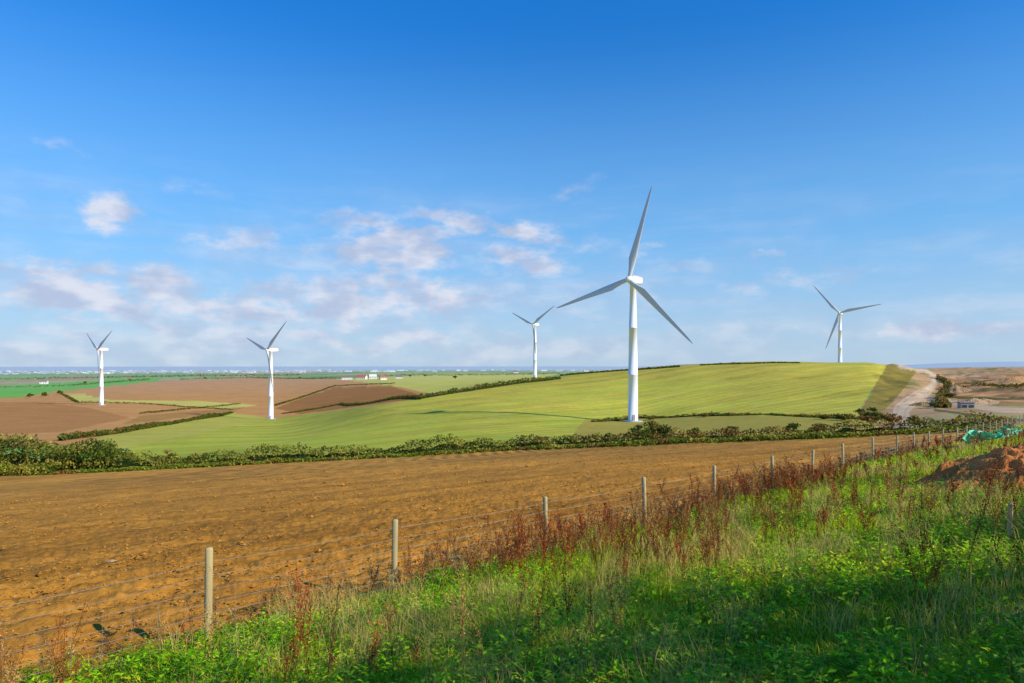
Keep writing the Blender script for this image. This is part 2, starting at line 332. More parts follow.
# ---------------------------------------------------------------- trees / bushes
def tubes(segs,K=5):
    V=[];Fc=[]
    for a,b,ra,rb in segs:
        a=Vector(a);b=Vector(b);d=(b-a).normalized(); e=d.orthogonal().normalized(); f=d.cross(e); o=len(V)
        for c,r in((a,ra),(b,rb)):
            for k in range(K):
                an=2*math.pi*k/K; V.append(tuple(c+e*math.cos(an)*r+f*math.sin(an)*r))
        for k in range(K): Fc.append((o+k,o+(k+1)%K,o+K+(k+1)%K,o+K+k))
    return np.array(V),np.array(Fc)
def tree(name,x,y,h,w,cols,nleaf=1600,leaf=.3,trunk=.25):
    z=float(hgt(x,y)[0]); root=bpy.data.objects.new(name,None); root.location=(x,y,z-.1); scene.collection.objects.link(root)
    segs=[((0,0,0),(0,0,h*trunk+.2),h*.035,h*.028)]; tips=[]
    nb=9
    for i in range(nb):
        a=2*math.pi*i/nb+random.uniform(-.3,.3); rr=w*.5*random.uniform(.35,.8); zz=h*random.uniform(trunk+.15,.88)
        m=(math.cos(a)*rr*.5,math.sin(a)*rr*.5,(h*trunk+zz)/2+.1*h); t=(math.cos(a)*rr,math.sin(a)*rr,zz)
        segs+=[((0,0,h*trunk),m,h*.02,h*.012),(m,t,h*.012,h*.004)]; tips+=[t,m]
        for k in range(2):
            t2=(m[0]+random.uniform(-1,1)*w*.22,m[1]+random.uniform(-1,1)*w*.22,m[2]+random.uniform(.0,.25)*h); segs.append((m,t2,h*.008,h*.003)); tips.append(t2)
    tips.append((0,0,h*.92)); V,Fc=tubes(segs); mk('trunk_and_limbs',V,Fc,M_bark,parent=root)
    T=np.array(tips); ix=rng.integers(0,len(T),nleaf); g=rng.normal(size=(nleaf,3)); g/=np.linalg.norm(g,axis=1)[:,None]
    rad=np.array([w*.17,w*.17,h*.12]); P=T[ix]+g*rad*rng.uniform(.3,1.1,(nleaf,1))
    c=np.array(cols); cc=c[rng.integers(0,len(c),len(T))[ix]]*rng.uniform(.6,1.4,(nleaf,1))
    V,Fc,cl=leaf_quads(P,leaf*rng.uniform(.6,1.4,nleaf),cc,.75); mk('crown',V,Fc,M_leaf,cl,parent=root)
for (u,v,h,w) in [(641,444,2.8,3.2),(655,443,3.4,3.6),(668,442,2.6,3.4),(700,441,1.8,2.8),(612,446,1.8,3),(735,439,1.8,2.6),(160,468,2.8,4.5),(188,467,2.0,4),(796,434,1.8,3),(825,433,1.6,3),(60,470,4.6,6),(100,469,5,6)]:
    X,Y=gat(u,v); tree('bush',X,Y+2,h,w,[dg,mg,br,dg],1300,.3,.08)
X,Y=gat(872,425); tree('bush',X,Y,3.4,5.6,[dg,mg,dg,br],2200,.38,.1)
X,Y=gat(893,424); tree('bush',X,Y,2.0,3.6,[br,rd,mg],1200,.3,.1)
for (u,v,h,w) in [(825,419,1.2,3.5),(845,420,1.6,4),(915,425,1.6,3),(705,417,1.4,4),(650,420,1.6,4),(935,408,2.0,4),(950,398,2.2,5)]:
    X,Y=gat(u,v); tree('bush',X,Y,h,w,[dg,mg,br],700,.35,.1)
for (u,v) in [(30,398),(45,397),(60,395),(85,384),(130,381),(205,379),(300,379),(410,377),(425,377),(455,379)]:
    X,Y=gat(u,v); tree('tree',X,Y,6,8,[dg,mg,hz1],260,1.5,.2)
# roadside thicket behind and to the right of the viewpoint (throws the foreground shade)
hedge('hedge',[(3.8,-3.6),(6.3,-1.4),(8.5,.4),(10.5,2.3),(13,4.2),(16,6.8)],[6.2,6.2,5.0,4.3,4.5,3.2],2.0,800,.2,[dg,mg,yg,mg],rough=1.0)
# ---------------------------------------------------------------- wind turbines
AX=Vector((math.sin(math.radians(218)),math.cos(math.radians(218)),0)); HX=Vector((.788,-.616,0))
def lathe(prof,K=40):
    V=[];Fc=[]
    for r,z in prof:
        for k in range(K):
            a=2*math.pi*k/K; V.append((r*math.cos(a),r*math.sin(a),z))
    for j in range(len(prof)-1):
        for k in range(K): Fc.append((j*K+k,j*K+(k+1)%K,(j+1)*K+(k+1)%K,(j+1)*K+k))
    return np.array(V),np.array(Fc)
def blade_mesh(L):
    V=[];K=16
    for t in [0,.03,.06,.1,.15,.2,.26,.34,.44,.55,.66,.77,.87,.94,.98,1.0]:
        ch=np.interp(t,[0,.05,.2,.5,.8,.95,1],[1.5,1.5,2.7,1.75,1.05,.6,.12]); th=np.interp(t,[0,.05,.2,.5,1],[1.5,1.45,.7,.32,.05])
        tw=math.radians(np.interp(t,[0,.2,.5,1],[20,14,6,1])); ro=np.interp(t,[0,.05,.2],[0,0,1])
        for k in range(K):
            a=2*math.pi*k/K; x=math.cos(a); y=math.sin(a)*(1 if ro==0 else 1-.45*ro*(x*.5+.5)); xx=x*ch*.5+ro*ch*.18; yy=y*th*.5
            V.append((xx*math.cos(tw)-yy*math.sin(tw),xx*math.sin(tw)+yy*math.cos(tw)-.9*t*t,.8+t*(L-.8)))
    Fc=[];n=16
    for j in range(n-1):
        for k in range(K): Fc.append((j*K+k,j*K+(k+1)%K,(j+1)*K+(k+1)%K,(j+1)*K+k))
    return np.array(V),np.array(Fc)
def turbine(u,Y,hubv,phi,L):
    X=(u-512)/F*Y; z0=float(hgt(X,Y)[0]); hz=EZ+(HV-hubv)/F*Y; H=hz-z0
    root=bpy.data.objects.new('wind_turbine',None); root.location=(X,Y,z0); scene.collection.objects.link(root)
    V,Fc=lathe([(1.95,-1),(1.95,.35),(1.72,.36),(1.68,H*.33),(1.69,H*.33+.01),(1.69,H*.33+.25),(1.66,H*.33+.26),(1.4,H*.66),(1.43,H*.66+.01),(1.43,H*.66+.25),(1.4,H*.66+.26),(1.05,H-1.7),(1.25,H-1.6),(1.25,H-1.3)])
    mk('tower',V,Fc,M_white,smooth=True,parent=root)
    V,Fc=lathe([(0.01,.4),(3.4,.4),(3.5,.1),(3.5,-1.5)],32); mk('foundation',V,Fc,M_conc,parent=root)
    bm=bmesh.new(); bmesh.ops.create_cube(bm,size=1)
    bmesh.ops.scale(bm,vec=(.95,2.0,.08),verts=bm.verts); bmesh.ops.bevel(bm,geom=bm.edges[:],offset=.03,segments=2,affect='EDGES')
    me=bpy.data.meshes.new('door'); bm.to_mesh(me); bm.free(); me.materials.append(M_conc); d=bpy.data.objects.new('door',me); scene.collection.objects.link(d); d.parent=root
    d.matrix_local=Matrix.Translation((0,-1.74,1.6))@Matrix.Rotation(math.radians(90),4,'X')
    Rm=Matrix((HX,AX,Vector((0,0,1)))).transposed()
    V=[];Fc=[];K=20
    prof=[(-5.6,.3,.35),(-5.5,1.0,.95),(-4.8,1.35,1.3),(-2,1.5,1.5),(.5,1.5,1.5),(1.4,1.35,1.35),(1.8,1.1,1.1)]
    for yy,a,b in prof:
        for k in range(K):
            t=2*math.pi*k/K; c,s=math.cos(t),math.sin(t); c=math.copysign(abs(c)**.55,c); s=math.copysign(abs(s)**.55,s); V.append((c*a,yy,s*b+ (.12 if yy<-3 else 0)))
    for j in range(len(prof)-1):
        for k in range(K): Fc.append((j*K+k,j*K+(k+1)%K,(j+1)*K+(k+1)%K,(j+1)*K+k))
    o=mk('nacelle',np.array(V),np.array(Fc),M_white,smooth=True,parent=root); 
    M4=Rm.to_4x4(); M4.translation=(0,0,H); o.matrix_local=M4
    V,Fc=lathe([(1.15,-.9),(1.25,-.3),(1.22,.5),(1.0,1.1),(.6,1.55),(.01,1.75)],28)
    V=V[:,[0,2,1]]; o=mk('hub_spinner',V,Fc,M_white,smooth=True,parent=root)
    M4=Rm.to_4x4(); M4.translation=AX*2.7+Vector((0,0,H)); o.matrix_local=M4
    bv,bf=blade_mesh(L)
    for i in range(3):
        a=math.radians(phi+120*i); d=Vector((0,0,1))*math.cos(a)+HX*math.sin(a); x=AX.cross(d)
        o=mk('blade_%d'%(i+1),bv,bf,M_blade,smooth=True,parent=root)
        R3=Matrix((x,AX,d)).transposed().to_4x4(); R3.translation=AX*3.0+Vector((0,0,H)); o.matrix_local=R3
turbine(633,242,280,15,32.8)
turbine(271,495,350,48.6,30.5)
turbine(101.5,621,349.5,60,33)
turbine(535,657,324.5,55.6,29.5)
turbine(840,610,313,80,34.4)
# ---------------------------------------------------------------- buildings
M_wall=simple('render_wall',(.78,.76,.7),.8,1,.08); M_roof=simple('slate_roof',(.2,.17,.16),.8,1,.2); M_red=simple('red_roof',(.5,.12,.07),.8,1,.2); M_win=simple('window_glass',(.04,.05,.06),.15,1,.1)
M_cab=simple('cabin_panel',(.32,.32,.28),.7,1,.15)
def house(name,u,v,L,W,H,R,roof,rot,wall=None):
    X,Y=gat(u,v); z=float(hgt(X,Y)[0])-.5
    root=bpy.data.objects.new(name,None); root.location=(X,Y,z); root.rotation_euler=(0,0,rot); scene.collection.objects.link(root)
    l,w=L/2,W/2
    V=[(-l,-w,0),(l,-w,0),(l,w,0),(-l,w,0),(-l,-w,H),(l,-w,H),(l,w,H),(-l,w,H),(-l,0,H+R),(l,0,H+R)]
    me=bpy.data.meshes.new('walls'); me.from_pydata(V,[],[(0,1,5,4),(2,3,7,6),(1,2,6,9,5),(3,0,4,8,7)]); me.materials.append(wall or M_wall); o=bpy.data.objects.new('walls',me); scene.collection.objects.link(o); o.parent=root
    e=.6*min(1,W/8); me=bpy.data.meshes.new('roof'); k=R/w
    V=[(-l-e,-w-e,H-e*k+.1),(l+e,-w-e,H-e*k+.1),(l+e,0,H+R+.1),(-l-e,0,H+R+.1),(-l-e,w+e,H-e*k+.1),(l+e,w+e,H-e*k+.1)]
    V+= [(a,b,c+.3*min(1,W/8)) for a,b,c in V]
    me.from_pydata(V,[],[(0,1,2,3),(3,2,5,4),(6,7,8,9),(9,8,11,10),(0,1,7,6),(4,5,11,10),(0,3,9,6),(3,4,10,9),(1,2,8,7),(2,5,11,8)]); me.materials.append(roof); o=bpy.data.objects.new('roof',me); scene.collection.objects.link(o); o.parent=root
    V=[];Fc=[]; n=max(2,int(L/4))
    for i in range(n):
        x=-l+L*(i+.5)/n; o_=len(V); V+=[(x-.6,-w-.03,H*.35),(x+.6,-w-.03,H*.35),(x+.6,-w-.03,H*.75),(x-.6,-w-.03,H*.75)]; Fc.append((o_,o_+1,o_+2,o_+3))
    mk('windows',np.array(V),np.array(Fc),M_win,parent=root)
for a in [('farm_barn',347,379.5,22,12,5,3,M_roof,.2),('farm_barn',362,379.5,20,12,6,4,M_red,-.2),('farmhouse',373,379.0,14,9,6,4,M_wall,.1),('farmhouse',383,379.8,12,9,5,3,M_red,.5),('farm_barn',399,378.5,14,10,4,3,M_roof,.2),('farmhouse',516,373.2,18,9,6,4,M_roof,.1),('farmhouse',44,384,14,9,6,4,M_roof,.3),
          ('site_cabin',966,408,3.2,2.2,1.8,.2,M_roof,-.2,M_cab)]: house(*a)
def town():
    V=[];Fc=[];cl=[]
    pc=[(.62,.64,.66),(.5,.53,.55),(.42,.45,.47),(.74,.75,.75),(.40,.46,.42),(.38,.44,.36)]
    for i in range(420):
        Y=random.uniform(3800,8000); u=random.choice([random.gauss(240,80),random.gauss(80,60),random.uniform(0,620)]); X=(u-512)/F*Y; z=float(hgt(X,Y)[0])-2
        a,b,h=random.uniform(8,22),random.uniform(8,16),random.uniform(5,10); o=len(V); r=h*.4
        V+=[(X-a,Y-b,z),(X+a,Y-b,z),(X+a,Y+b,z),(X-a,Y+b,z),(X-a,Y-b,z+h),(X+a,Y-b,z+h),(X+a,Y+b,z+h),(X-a,Y+b,z+h),(X-a,Y,z+h+r),(X+a,Y,z+h+r)]
        Fc+=[(o,o+1,o+5,o+4),(o+1,o+2,o+6,o+5),(o+3,o,o+4,o+7),(o+4,o+5,o+9,o+8),(o+7,o+6,o+9,o+8)]; c=random.choice(pc); cl+=[c]*8+[(.44,.46,.48)]*2
    mk('distant_town',np.array(V),np.array(Fc),M_soil,np.array(cl))
town()
# ---------------------------------------------------------------- fence
us=[-400,-76,208,394,546,645,714,772,812,843,873,897,914,929,943,957]
ys=[12.93/(1-1.13*(u-512)/F) for u in us]
y=ys[-1]
while y<95: y+=3.2; ys.append(y)
posts=[]
fence=bpy.data.objects.new('post_and_wire_fence',None); scene.collection.objects.link(fence)
for i,y in enumerate(ys):
    x=(y-12.93)/1.13; z=float(hgt(x,y)[0]); hh=random.uniform(1.12,1.22); r=random.uniform(.046,.056)
    lx,ly=random.uniform(-.03,.03),random.uniform(-.03,.03); K=12
    V=[];Fc=[]
    zs=[-.3,0,.3,.6,.9,hh-.02,hh]
    for j,zz in enumerate(zs):
        for k in range(K):
            a=2*math.pi*k/K; rr=r*(1-.04*zz)*(1+.06*math.sin(3*a+i)+random.uniform(-.03,.03))*(.86 if j==6 else 1)
            V.append((x+lx*zz+rr*math.cos(a),y+ly*zz+rr*math.sin(a),z+zz))
    for j in range(len(zs)-1):
        for k in range(K): Fc.append((j*K+k,j*K+(k+1)%K,(j+1)*K+(k+1)%K,(j+1)*K+k))
    o=len(V); V.append((x+lx*hh,y+ly*hh,z+hh+.004))
    for k in range(0,K): Fc.append(((len(zs)-1)*K+k,(len(zs)-1)*K+(k+1)%K,o,o))
    me=bpy.data.meshes.new('post'); me.from_pydata(V,[],[tuple(dict.fromkeys(f)) for f in Fc]); me.materials.append(M_wood)
    for p_ in me.polygons: p_.use_smooth=True
    ob=bpy.data.objects.new('post_%d'%(i+1),me); scene.collection.objects.link(ob); ob.parent=fence
    posts.append((x,y,z,lx,ly))
segs=[]
for a,b in zip(posts[:-1],posts[1:]):
    L=math.hypot(b[0]-a[0],b[1]-a[1]); n=6; R=(.0022 if a[1]<10 else .003) if a[1]<30 else .006
    def pt(t,h):
        x=a[0]+(b[0]-a[0])*t; yy=a[1]+(b[1]-a[1])*t; sag=.03*4*t*(1-t)*(1 if h>.7 else .4)
        return (x+.055*.75,yy-.055*.66,a[2]+(b[2]-a[2])*t+h-sag)
    for h in [.12,.24,.37,.52,.68,.86,1.03]:
        for k in range(n): segs.append((pt(k/n,h),pt((k+1)/n,h),R,R))
    if a[1]<40:
        m=int(L/.3)
        for k in range(1,m): segs.append((pt(k/m,.1),pt(k/m,.68),R*.75,R*.75))
    if a[1]<25:
        m=int(L/.12)
        for k in range(1,m):
            q=Vector(pt(k/m,1.03)); d=Vector((random.uniform(-1,1),random.uniform(-1,1),random.uniform(-1,1))).normalized()*.016
            segs.append((q-d,q+d,.0015,.0008))
V,Fc=tubes(segs,4); mk('wire_netting',V,Fc,M_wire,parent=fence)
def stake(u,v,h):
    X,Y=gat(u,v); z=float(hgt(X,Y)[0]); root=bpy.data.objects.new('wooden_stake',None); root.location=(X,Y,z); scene.collection.objects.link(root)
    V,Fc=tubes([((0,0,-.2),(.02,0,h),.03,.028),((.02,0,h),(.02,0,h+.03),.028,.012)],8); mk('stake_shaft',V,Fc,M_wood,parent=root)
stake(1009,545,.5)
# ---------------------------------------------------------------- soil heap + netting
def heap(name,u,v,rx,ry,h,c,seed,fine=.35,lump=1.0):
    X,Y=gat(u,v); n=110; g=np.linspace(-1.15,1.15,n); A,B=np.meshgrid(g,g,indexing='ij'); A=A.ravel();B=B.ravel()
    x=X+A*rx;y_=Y+B*ry; rr=np.hypot(A,B)+(fbm(A*2+seed,B*2,3,8)-.5)*.5
    zz=hgt(x,y_)-.12+h*sst(1.05,.0,rr)*(1-lump*.5+lump*fbm(A*3+seed,B*3,4,9))+(fbm(x/.3,y_/.3,4,10)-.5)*fine*sst(1.05,.8,rr)
    I=np.arange(n*n).reshape(n,n); q=np.stack([I[:-1,:-1],I[1:,:-1],I[1:,1:],I[:-1,1:]],-1).reshape(-1,4)
    cl=np.array(c)*(.55+.9*fbm(x/.35,y_/.35,3,21))[:,None]
    mk(name,np.stack([x,y_,zz],1),q,M_soil,cl,False)
heap('soil_heap',1012,481,2.6,2.6,.9,C(202,122,62,1.0),2.0,.32,.5)
heap('spoil_heap',975,404,9,7,1.5,C(198,162,118,.9),5.0)
heap('spoil_heap',1005,383,24,12,2.8,C(192,146,98,.95),8.0)
heap('spoil_heap',925,405,5,4,1.0,C(170,140,92,.85),11.0)
heap('spoil_heap',955,390,8,6,1.8,C(186,150,108,.85),14.0)
M_net=simple('green_plastic_netting',(.10,.50,.32),.5,30,.4)
def netting():
    X0,Y0=gat(964,448); X1,Y1=gat(1060,431); n=110;K=5;V=[];Fc=[]
    for i in range(n):
        t=i/(n-1); x=X0+(X1-X0)*t; y_=Y0+(Y1-Y0)*t; h=.38+.16*math.sin(t*19)+.18*random.random(); z=float(hgt(x,y_)[0])
        for k in range(K): V.append((x+.2*math.sin(k*1.7+i*.9),y_+.2*math.cos(k*1.3+i),z+.2+h*k/(K-1)))
    for i in range(n-1):
        for k in range(K-1): Fc.append((i*K+k,(i+1)*K+k,(i+1)*K+k+1,i*K+k+1))
    mk('plastic_netting',np.array(V),np.array(Fc),M_net)
netting()
# ---------------------------------------------------------------- clods on the ploughed field
def clods(name,n):
    lnY=rng.uniform(math.log(5),math.log(60),n); Y=np.exp(lnY); X=Y*rng.uniform(-.95,.75,n); p,s=fence_ps(X,Y)
    k=(p>.5)&(fbm(X/2.5,Y/2.5,3,57)>.42); X,Y=X[k],Y[k]; n=len(X); Z=hgt(X,Y)
    base=np.array([(1,0,0),(-1,0,0),(0,1,0),(0,-1,0),(0,0,1),(0,0,-1)],float)
    fc=np.array([(0,2,4),(2,1,4),(1,3,4),(3,0,4),(2,0,5),(1,2,5),(3,1,5),(0,3,5)])
    s=np.exp(rng.normal(0,.5,n))*.014*(Y/10)**.5
    V=base[None]*s[:,None,None]*rng.uniform(.6,1.4,(n,6,1)); a=rng.uniform(0,6.3,n); ca,sa=np.cos(a)[:,None],np.sin(a)[:,None]
    V=np.stack([V[...,0]*ca-V[...,1]*sa,V[...,0]*sa+V[...,1]*ca,V[...,2]*.6],-1)+np.stack([X,Y,Z+.02+s*.2],1)[:,None]
    Fc=(fc[None]+np.arange(n)[:,None,None]*6).reshape(-1,3)
    c=C(192,134,54,.85)[None]*rng.uniform(.7,1.15,(n,1)); st=rng.random(n)<.012; c[st]=C(195,175,135,.75)
    mk(name,V.reshape(-1,3),Fc,M_soil,np.repeat(c,6,axis=0))
clods('soil_clods',42000)
# ---------------------------------------------------------------- foreground vegetation
def samp(n,y0,y1,pmax=.35,umin=-.95,umax=1.0,power=0):
    Y=np.exp(rng.uniform(math.log(y0),math.log(y1),n)); X=Y*rng.uniform(umin,umax,n); p,s=fence_ps(X,Y)
    k=p<pmax+(fbm(X/1.2,Y/1.2,3,5)-.5)*1.2; return X[k],Y[k]
def blades(name,X,Y,h,w,col,bend,mat):
    n=len(X); Z=hgt(X,Y)-.02; a=rng.uniform(0,2*math.pi,n); dx,dy=np.cos(a),np.sin(a); b=bend*h*rng.uniform(.2,1.3,n)
    fa=rng.uniform(0,2*math.pi,n); wx,wy=np.cos(fa)*w*.5,np.sin(fa)*w*.5
    P=lambda t,ww,zz: (np.stack([X+dx*b*t*t-wx*ww,Y+dy*b*t*t-wy*ww,Z+zz*h],1),np.stack([X+dx*b*t*t+wx*ww,Y+dy*b*t*t+wy*ww,Z+zz*h],1))
    a0,a1=P(0,1,0); m0,m1=P(.5,.85,.55); t0,_=P(1,0,.92)
    V=np.stack([a0,a1,m0,m1,t0],1).reshape(-1,3); f=np.array([(0,1,3),(0,3,2),(2,3,4)])
    Fc=(f[None]+np.arange(n)[:,None,None]*5).reshape(-1,3)
    mk(name,V,Fc,mat,np.repeat(col,5,axis=0))
X,Y=samp(280000,2.8,80); n=len(X); pt=fbm(X/2.2,Y/2.2,4,90); pt2=fbm(X/.7,Y/.7,3,91); r=np.hypot(X,Y)
g1=C(168,204,18,1.05);g2=C(220,212,48,1.05);g3=C(118,168,14,1);g4=C(232,204,100,1.05)
w1=sst(.4,.62,pt)[:,None]; col=g1*w1+g3*(1-w1); dry=(rng.random(n)<(.10+.5*sst(.5,.66,fbm(X/3.1,Y/3.1,3,95)))); col[dry]=(g4*.7+g2*.3); y2=rng.random(n)<.3; col[y2&~dry]=g2
col=col*rng.uniform(.65,1.3,(n,1))
h=(.07+.26*pt2*sst(.3,.7,pt)+.07*rng.random(n))*(1+.15*(r>12)); w=.0065*(r/6)**.75*rng.uniform(.6,1.4,n)
blades('grass',X,Y,h,w,col,.9,M_grass)
n0=900; cx,cy=samp(n0,3.5,45,.1); ks=fbm(cx/3.1,cy/3.1,3,95); keep=(ks>.5)|(rng.random(len(cx))<.25); cx,cy=cx[keep],cy[keep]
m=50; X=np.repeat(cx,m)+rng.normal(0,.12,len(cx)*m); Y=np.repeat(cy,m)+rng.normal(0,.12,len(cx)*m); r=np.hypot(X,Y)
col=(C(226,202,112,.95)[None]*rng.uniform(.6,1.15,(len(X),1)))
blades('dry_grass',X,Y,rng.uniform(.22,.55,len(X)),.0045*(r/6)**.8,col,.6,M_grass)
def weeds(name,npl,y0,y1,cols,hmax,leafsz,nl,pm=.1):
    cx,cy=samp(npl,y0,y1,pm); k=fbm(cx/1.9,cy/1.9,3,44)>.43; cx,cy=cx[k],cy[k]; N=len(cx); ph=hmax*rng.uniform(.35,1,N); r=np.hypot(cx,cy)
    ix=np.repeat(np.arange(N),nl); t=rng.random(len(ix))**.8; a=rng.uniform(0,6.28,len(ix)); sp=.04+.13*rng.random(len(ix))*(1.1-t*.7)*(ph[ix]/.35)
    P=np.stack([cx[ix]+np.cos(a)*sp,cy[ix]+np.sin(a)*sp,hgt(cx,cy)[ix]+ph[ix]*t],1)
    c=np.array(cols)[rng.integers(0,len(cols),N)][ix]*rng.uniform(.65,1.35,(len(ix),1)); sz=leafsz*rng.uniform(.5,1.4,len(ix))*(1.15-t*.5)*np.clip((r[ix]/9)**.4,1,2)
    d=np.stack([np.cos(a),np.sin(a),rng.uniform(-.5,.7,len(ix))],1); d/=np.linalg.norm(d,axis=1)[:,None]
    sd=np.stack([-np.sin(a),np.cos(a),rng.uniform(-.3,.3,len(ix))],1); up=np.cross(d,sd); s=sz[:,None]
    V=np.stack([P,P+d*s*.45+sd*s*.26+up*s*.06,P+d*s-up*s*.12,P+d*s*.45-sd*s*.26+up*s*.06],1).reshape(-1,3)
    f=np.array([(0,1,2),(0,2,3)]); Fc=(f[None]+np.arange(len(ix))[:,None,None]*4).reshape(-1,3)
    mk(name,V,Fc,M_grass,np.repeat(c,4,axis=0))
weeds('broadleaf_weeds',5400,3.0,40,[C(164,214,22,1),C(130,192,18,1),C(204,220,42,1),C(112,168,16,1)],.3,.074,28)
weeds('nettles',900,3.0,30,[C(98,148,22,1),C(118,158,28,1)],.45,.07,30)
def docks(name,cx,cy,hm,cols):
    N=len(cx); z=hgt(cx,cy); S=[];E=[];W=[];Cc=[];SP=[];SC=[];SS=[]
    for i in range(N):
        H=hm[i]; base=np.array([cx[i],cy[i],z[i]-.02]); c=cols[random.randrange(len(cols))]*random.uniform(.7,1.2); rr=math.hypot(cx[i],cy[i]); ws=.006*max(1,(rr/8)**.7)
        lean=np.array([random.gauss(0,.15),random.gauss(0,.15),1])*H; top=base+lean; S.append(base);E.append(top);W.append(ws);Cc.append(c)
        for b in range(random.randint(4,9)):
            t=random.uniform(.3,.85); p0=base+lean*t; a=random.uniform(0,6.28); l=H*random.uniform(.18,.42); sp=random.uniform(.3,.8)
            p1=p0+np.array([math.cos(a)*sp,math.sin(a)*sp,1])*l; S.append(p0);E.append(p1);W.append(ws*.6);Cc.append(c)
            m=random.randint(10,24); tt=np.random.rand(m,1); SP.append(p0+(p1-p0)*(.15+.9*tt)+np.random.normal(0,.012,(m,3))*(1+ (rr>12))); SC.append(np.tile(c,(m,1))); SS.append(np.full(m,.015*max(1,(rr/9)**.6)))
        m=36; tt=np.random.rand(m,1); SP.append(base+lean*(.55+.45*tt)+np.random.normal(0,.014,(m,3))); SC.append(np.tile(c,(m,1))); SS.append(np.full(m,.017*max(1,(rr/9)**.6)))
    S=np.array(S);E=np.array(E);W=np.array(W)[:,None];Cc=np.array(Cc); ez=np.array([1,0,0]);ey=np.array([0,1,0])
    q1=np.stack([S-ez*W*.5,S+ez*W*.5,E+ez*W*.3,E-ez*W*.3],1); q2=np.stack([S-ey*W*.5,S+ey*W*.5,E+ey*W*.3,E-ey*W*.3],1)
    SP=np.vstack(SP);SC=np.vstack(SC); SC=SC*np.random.uniform(.6,1.5,(len(SC),1));SS=np.concatenate(SS)
    Vl,_,cl=leaf_quads(SP,SS,SC,.8,0)
    V=np.vstack([q1.reshape(-1,3),q2.reshape(-1,3),Vl]); cc=np.vstack([np.repeat(Cc,4,axis=0),np.repeat(Cc,4,axis=0),cl])
    mk(name,V,np.arange(len(V)).reshape(-1,4),M_dry,cc)
np.random.seed(3)
dc=[C(164,80,38),C(146,70,36),C(172,108,56),C(120,76,42),C(186,144,80)]
s=np.concatenate([rng.uniform(-4,22,520),rng.uniform(15,60,170)]); s=s[fbm(s/1.3,s*0,2,12)>.49]; pp=rng.normal(-.8,.8,len(s)); hs=rng.uniform(.35,1.0,len(s))*np.where(s>20,.8,1)
fx=-3.83+s*.6627-pp*.7488; fy=8.6+s*.7488+pp*.6627
docks('dock_plants',fx,fy,hs,dc)
cx,cy=samp(2000,5.5,36,-1.2,-.5,.85); k=fbm(cx/1.7,cy/1.7,3,66)>.56; cx,cy=cx[k],cy[k]; docks('dock_plants',cx,cy,rng.uniform(.4,1.05,len(cx)),dc)
s=rng.uniform(-7,40,520); pp=rng.normal(.25,.4,520); docks('dead_weeds',-3.83+s*.6627-pp*.7488,8.6+s*.7488+pp*.6627,rng.uniform(.2,.5,520),[C(165,130,75),C(135,96,60),C(185,158,92)])
# ---------------------------------------------------------------- world
w=bpy.data.worlds.new('World'); scene.world=w; w.use_nodes=True; nt=w.node_tree; nt.nodes.clear()
SUN_AZ,SUN_EL=118,30
out=nt.nodes.new('ShaderNodeOutputWorld'); bg=nt.nodes.new('ShaderNodeBackground'); bg.inputs['Strength'].default_value=.12
sky=nt.nodes.new('ShaderNodeTexSky'); sky.sky_type='NISHITA'; sky.sun_disc=False; sky.sun_elevation=math.radians(SUN_EL); sky.sun_rotation=math.radians(SUN_AZ); sky.air_density=1.0; sky.dust_density=.4; sky.ozone_density=2.5
def Mx(op,a,b=None,c=None,clamp=False):
    n=nt.nodes.new('ShaderNodeMath'); n.operation=op; n.use_clamp=clamp
    for i,q in enumerate((a,b,c)):
        if q is None: continue
        if isinstance(q,(int,float)): n.inputs[i].default_value=q
        else: lk(nt,q,n.inputs[i])
    return n.outputs[0]
tc=nt.nodes.new('ShaderNodeTexCoord'); nz=nt.nodes.new('ShaderNodeVectorMath'); nz.operation='NORMALIZE'; lk(nt,tc.outputs['Generated'],nz.inputs[0])
sx=nt.nodes.new('ShaderNodeSeparateXYZ'); lk(nt,nz.outputs[0],sx.inputs[0])
hyp=Mx('SQRT',Mx('ADD',Mx('MULTIPLY',sx.outputs[0],sx.outputs[0]),Mx('MULTIPLY',sx.outputs[1],sx.outputs[1])))
az=Mx('ARCTAN2',sx.outputs[0],sx.outputs[1]); el=Mx('DIVIDE',sx.outputs[2],Mx('MAXIMUM',hyp,.001))
cb=nt.nodes.new('ShaderNodeCombineXYZ'); lk(nt,az,cb.inputs[0]); lk(nt,el,cb.inputs[1])
def nse(scale,det,rough=.6,sc=(1,1,1),off=(0,0,0),src=None):
    mp=nt.nodes.new('ShaderNodeMapping'); mp.inputs['Scale'].default_value=sc; mp.inputs['Location'].default_value=off; lk(nt,src or cb.outputs[0],mp.inputs[0])
    n=nt.nodes.new('ShaderNodeTexNoise'); n.inputs['Scale'].default_value=scale; n.inputs['Detail'].default_value=det; n.inputs['Roughness'].default_value=rough; lk(nt,mp.outputs[0],n.inputs['Vector']); return n
d1=nse(14,5,.6)
dv=nt.nodes.new('ShaderNodeVectorMath'); dv.operation='SUBTRACT'; lk(nt,d1.outputs['Color'],dv.inputs[0]); dv.inputs[1].default_value=(.5,.5,.5)
dm=nt.nodes.new('ShaderNodeVectorMath'); dm.operation='MULTIPLY'; lk(nt,dv.outputs[0],dm.inputs[0]); dm.inputs[1].default_value=(.12,.05,0)
da=nt.nodes.new('ShaderNodeVectorMath'); da.operation='ADD'; lk(nt,cb.outputs[0],da.inputs[0]); lk(nt,dm.outputs[0],da.inputs[1])
sd=nt.nodes.new('ShaderNodeSeparateXYZ'); lk(nt,da.outputs[0],sd.inputs[0]); A,B=sd.outputs[0],sd.outputs[1]
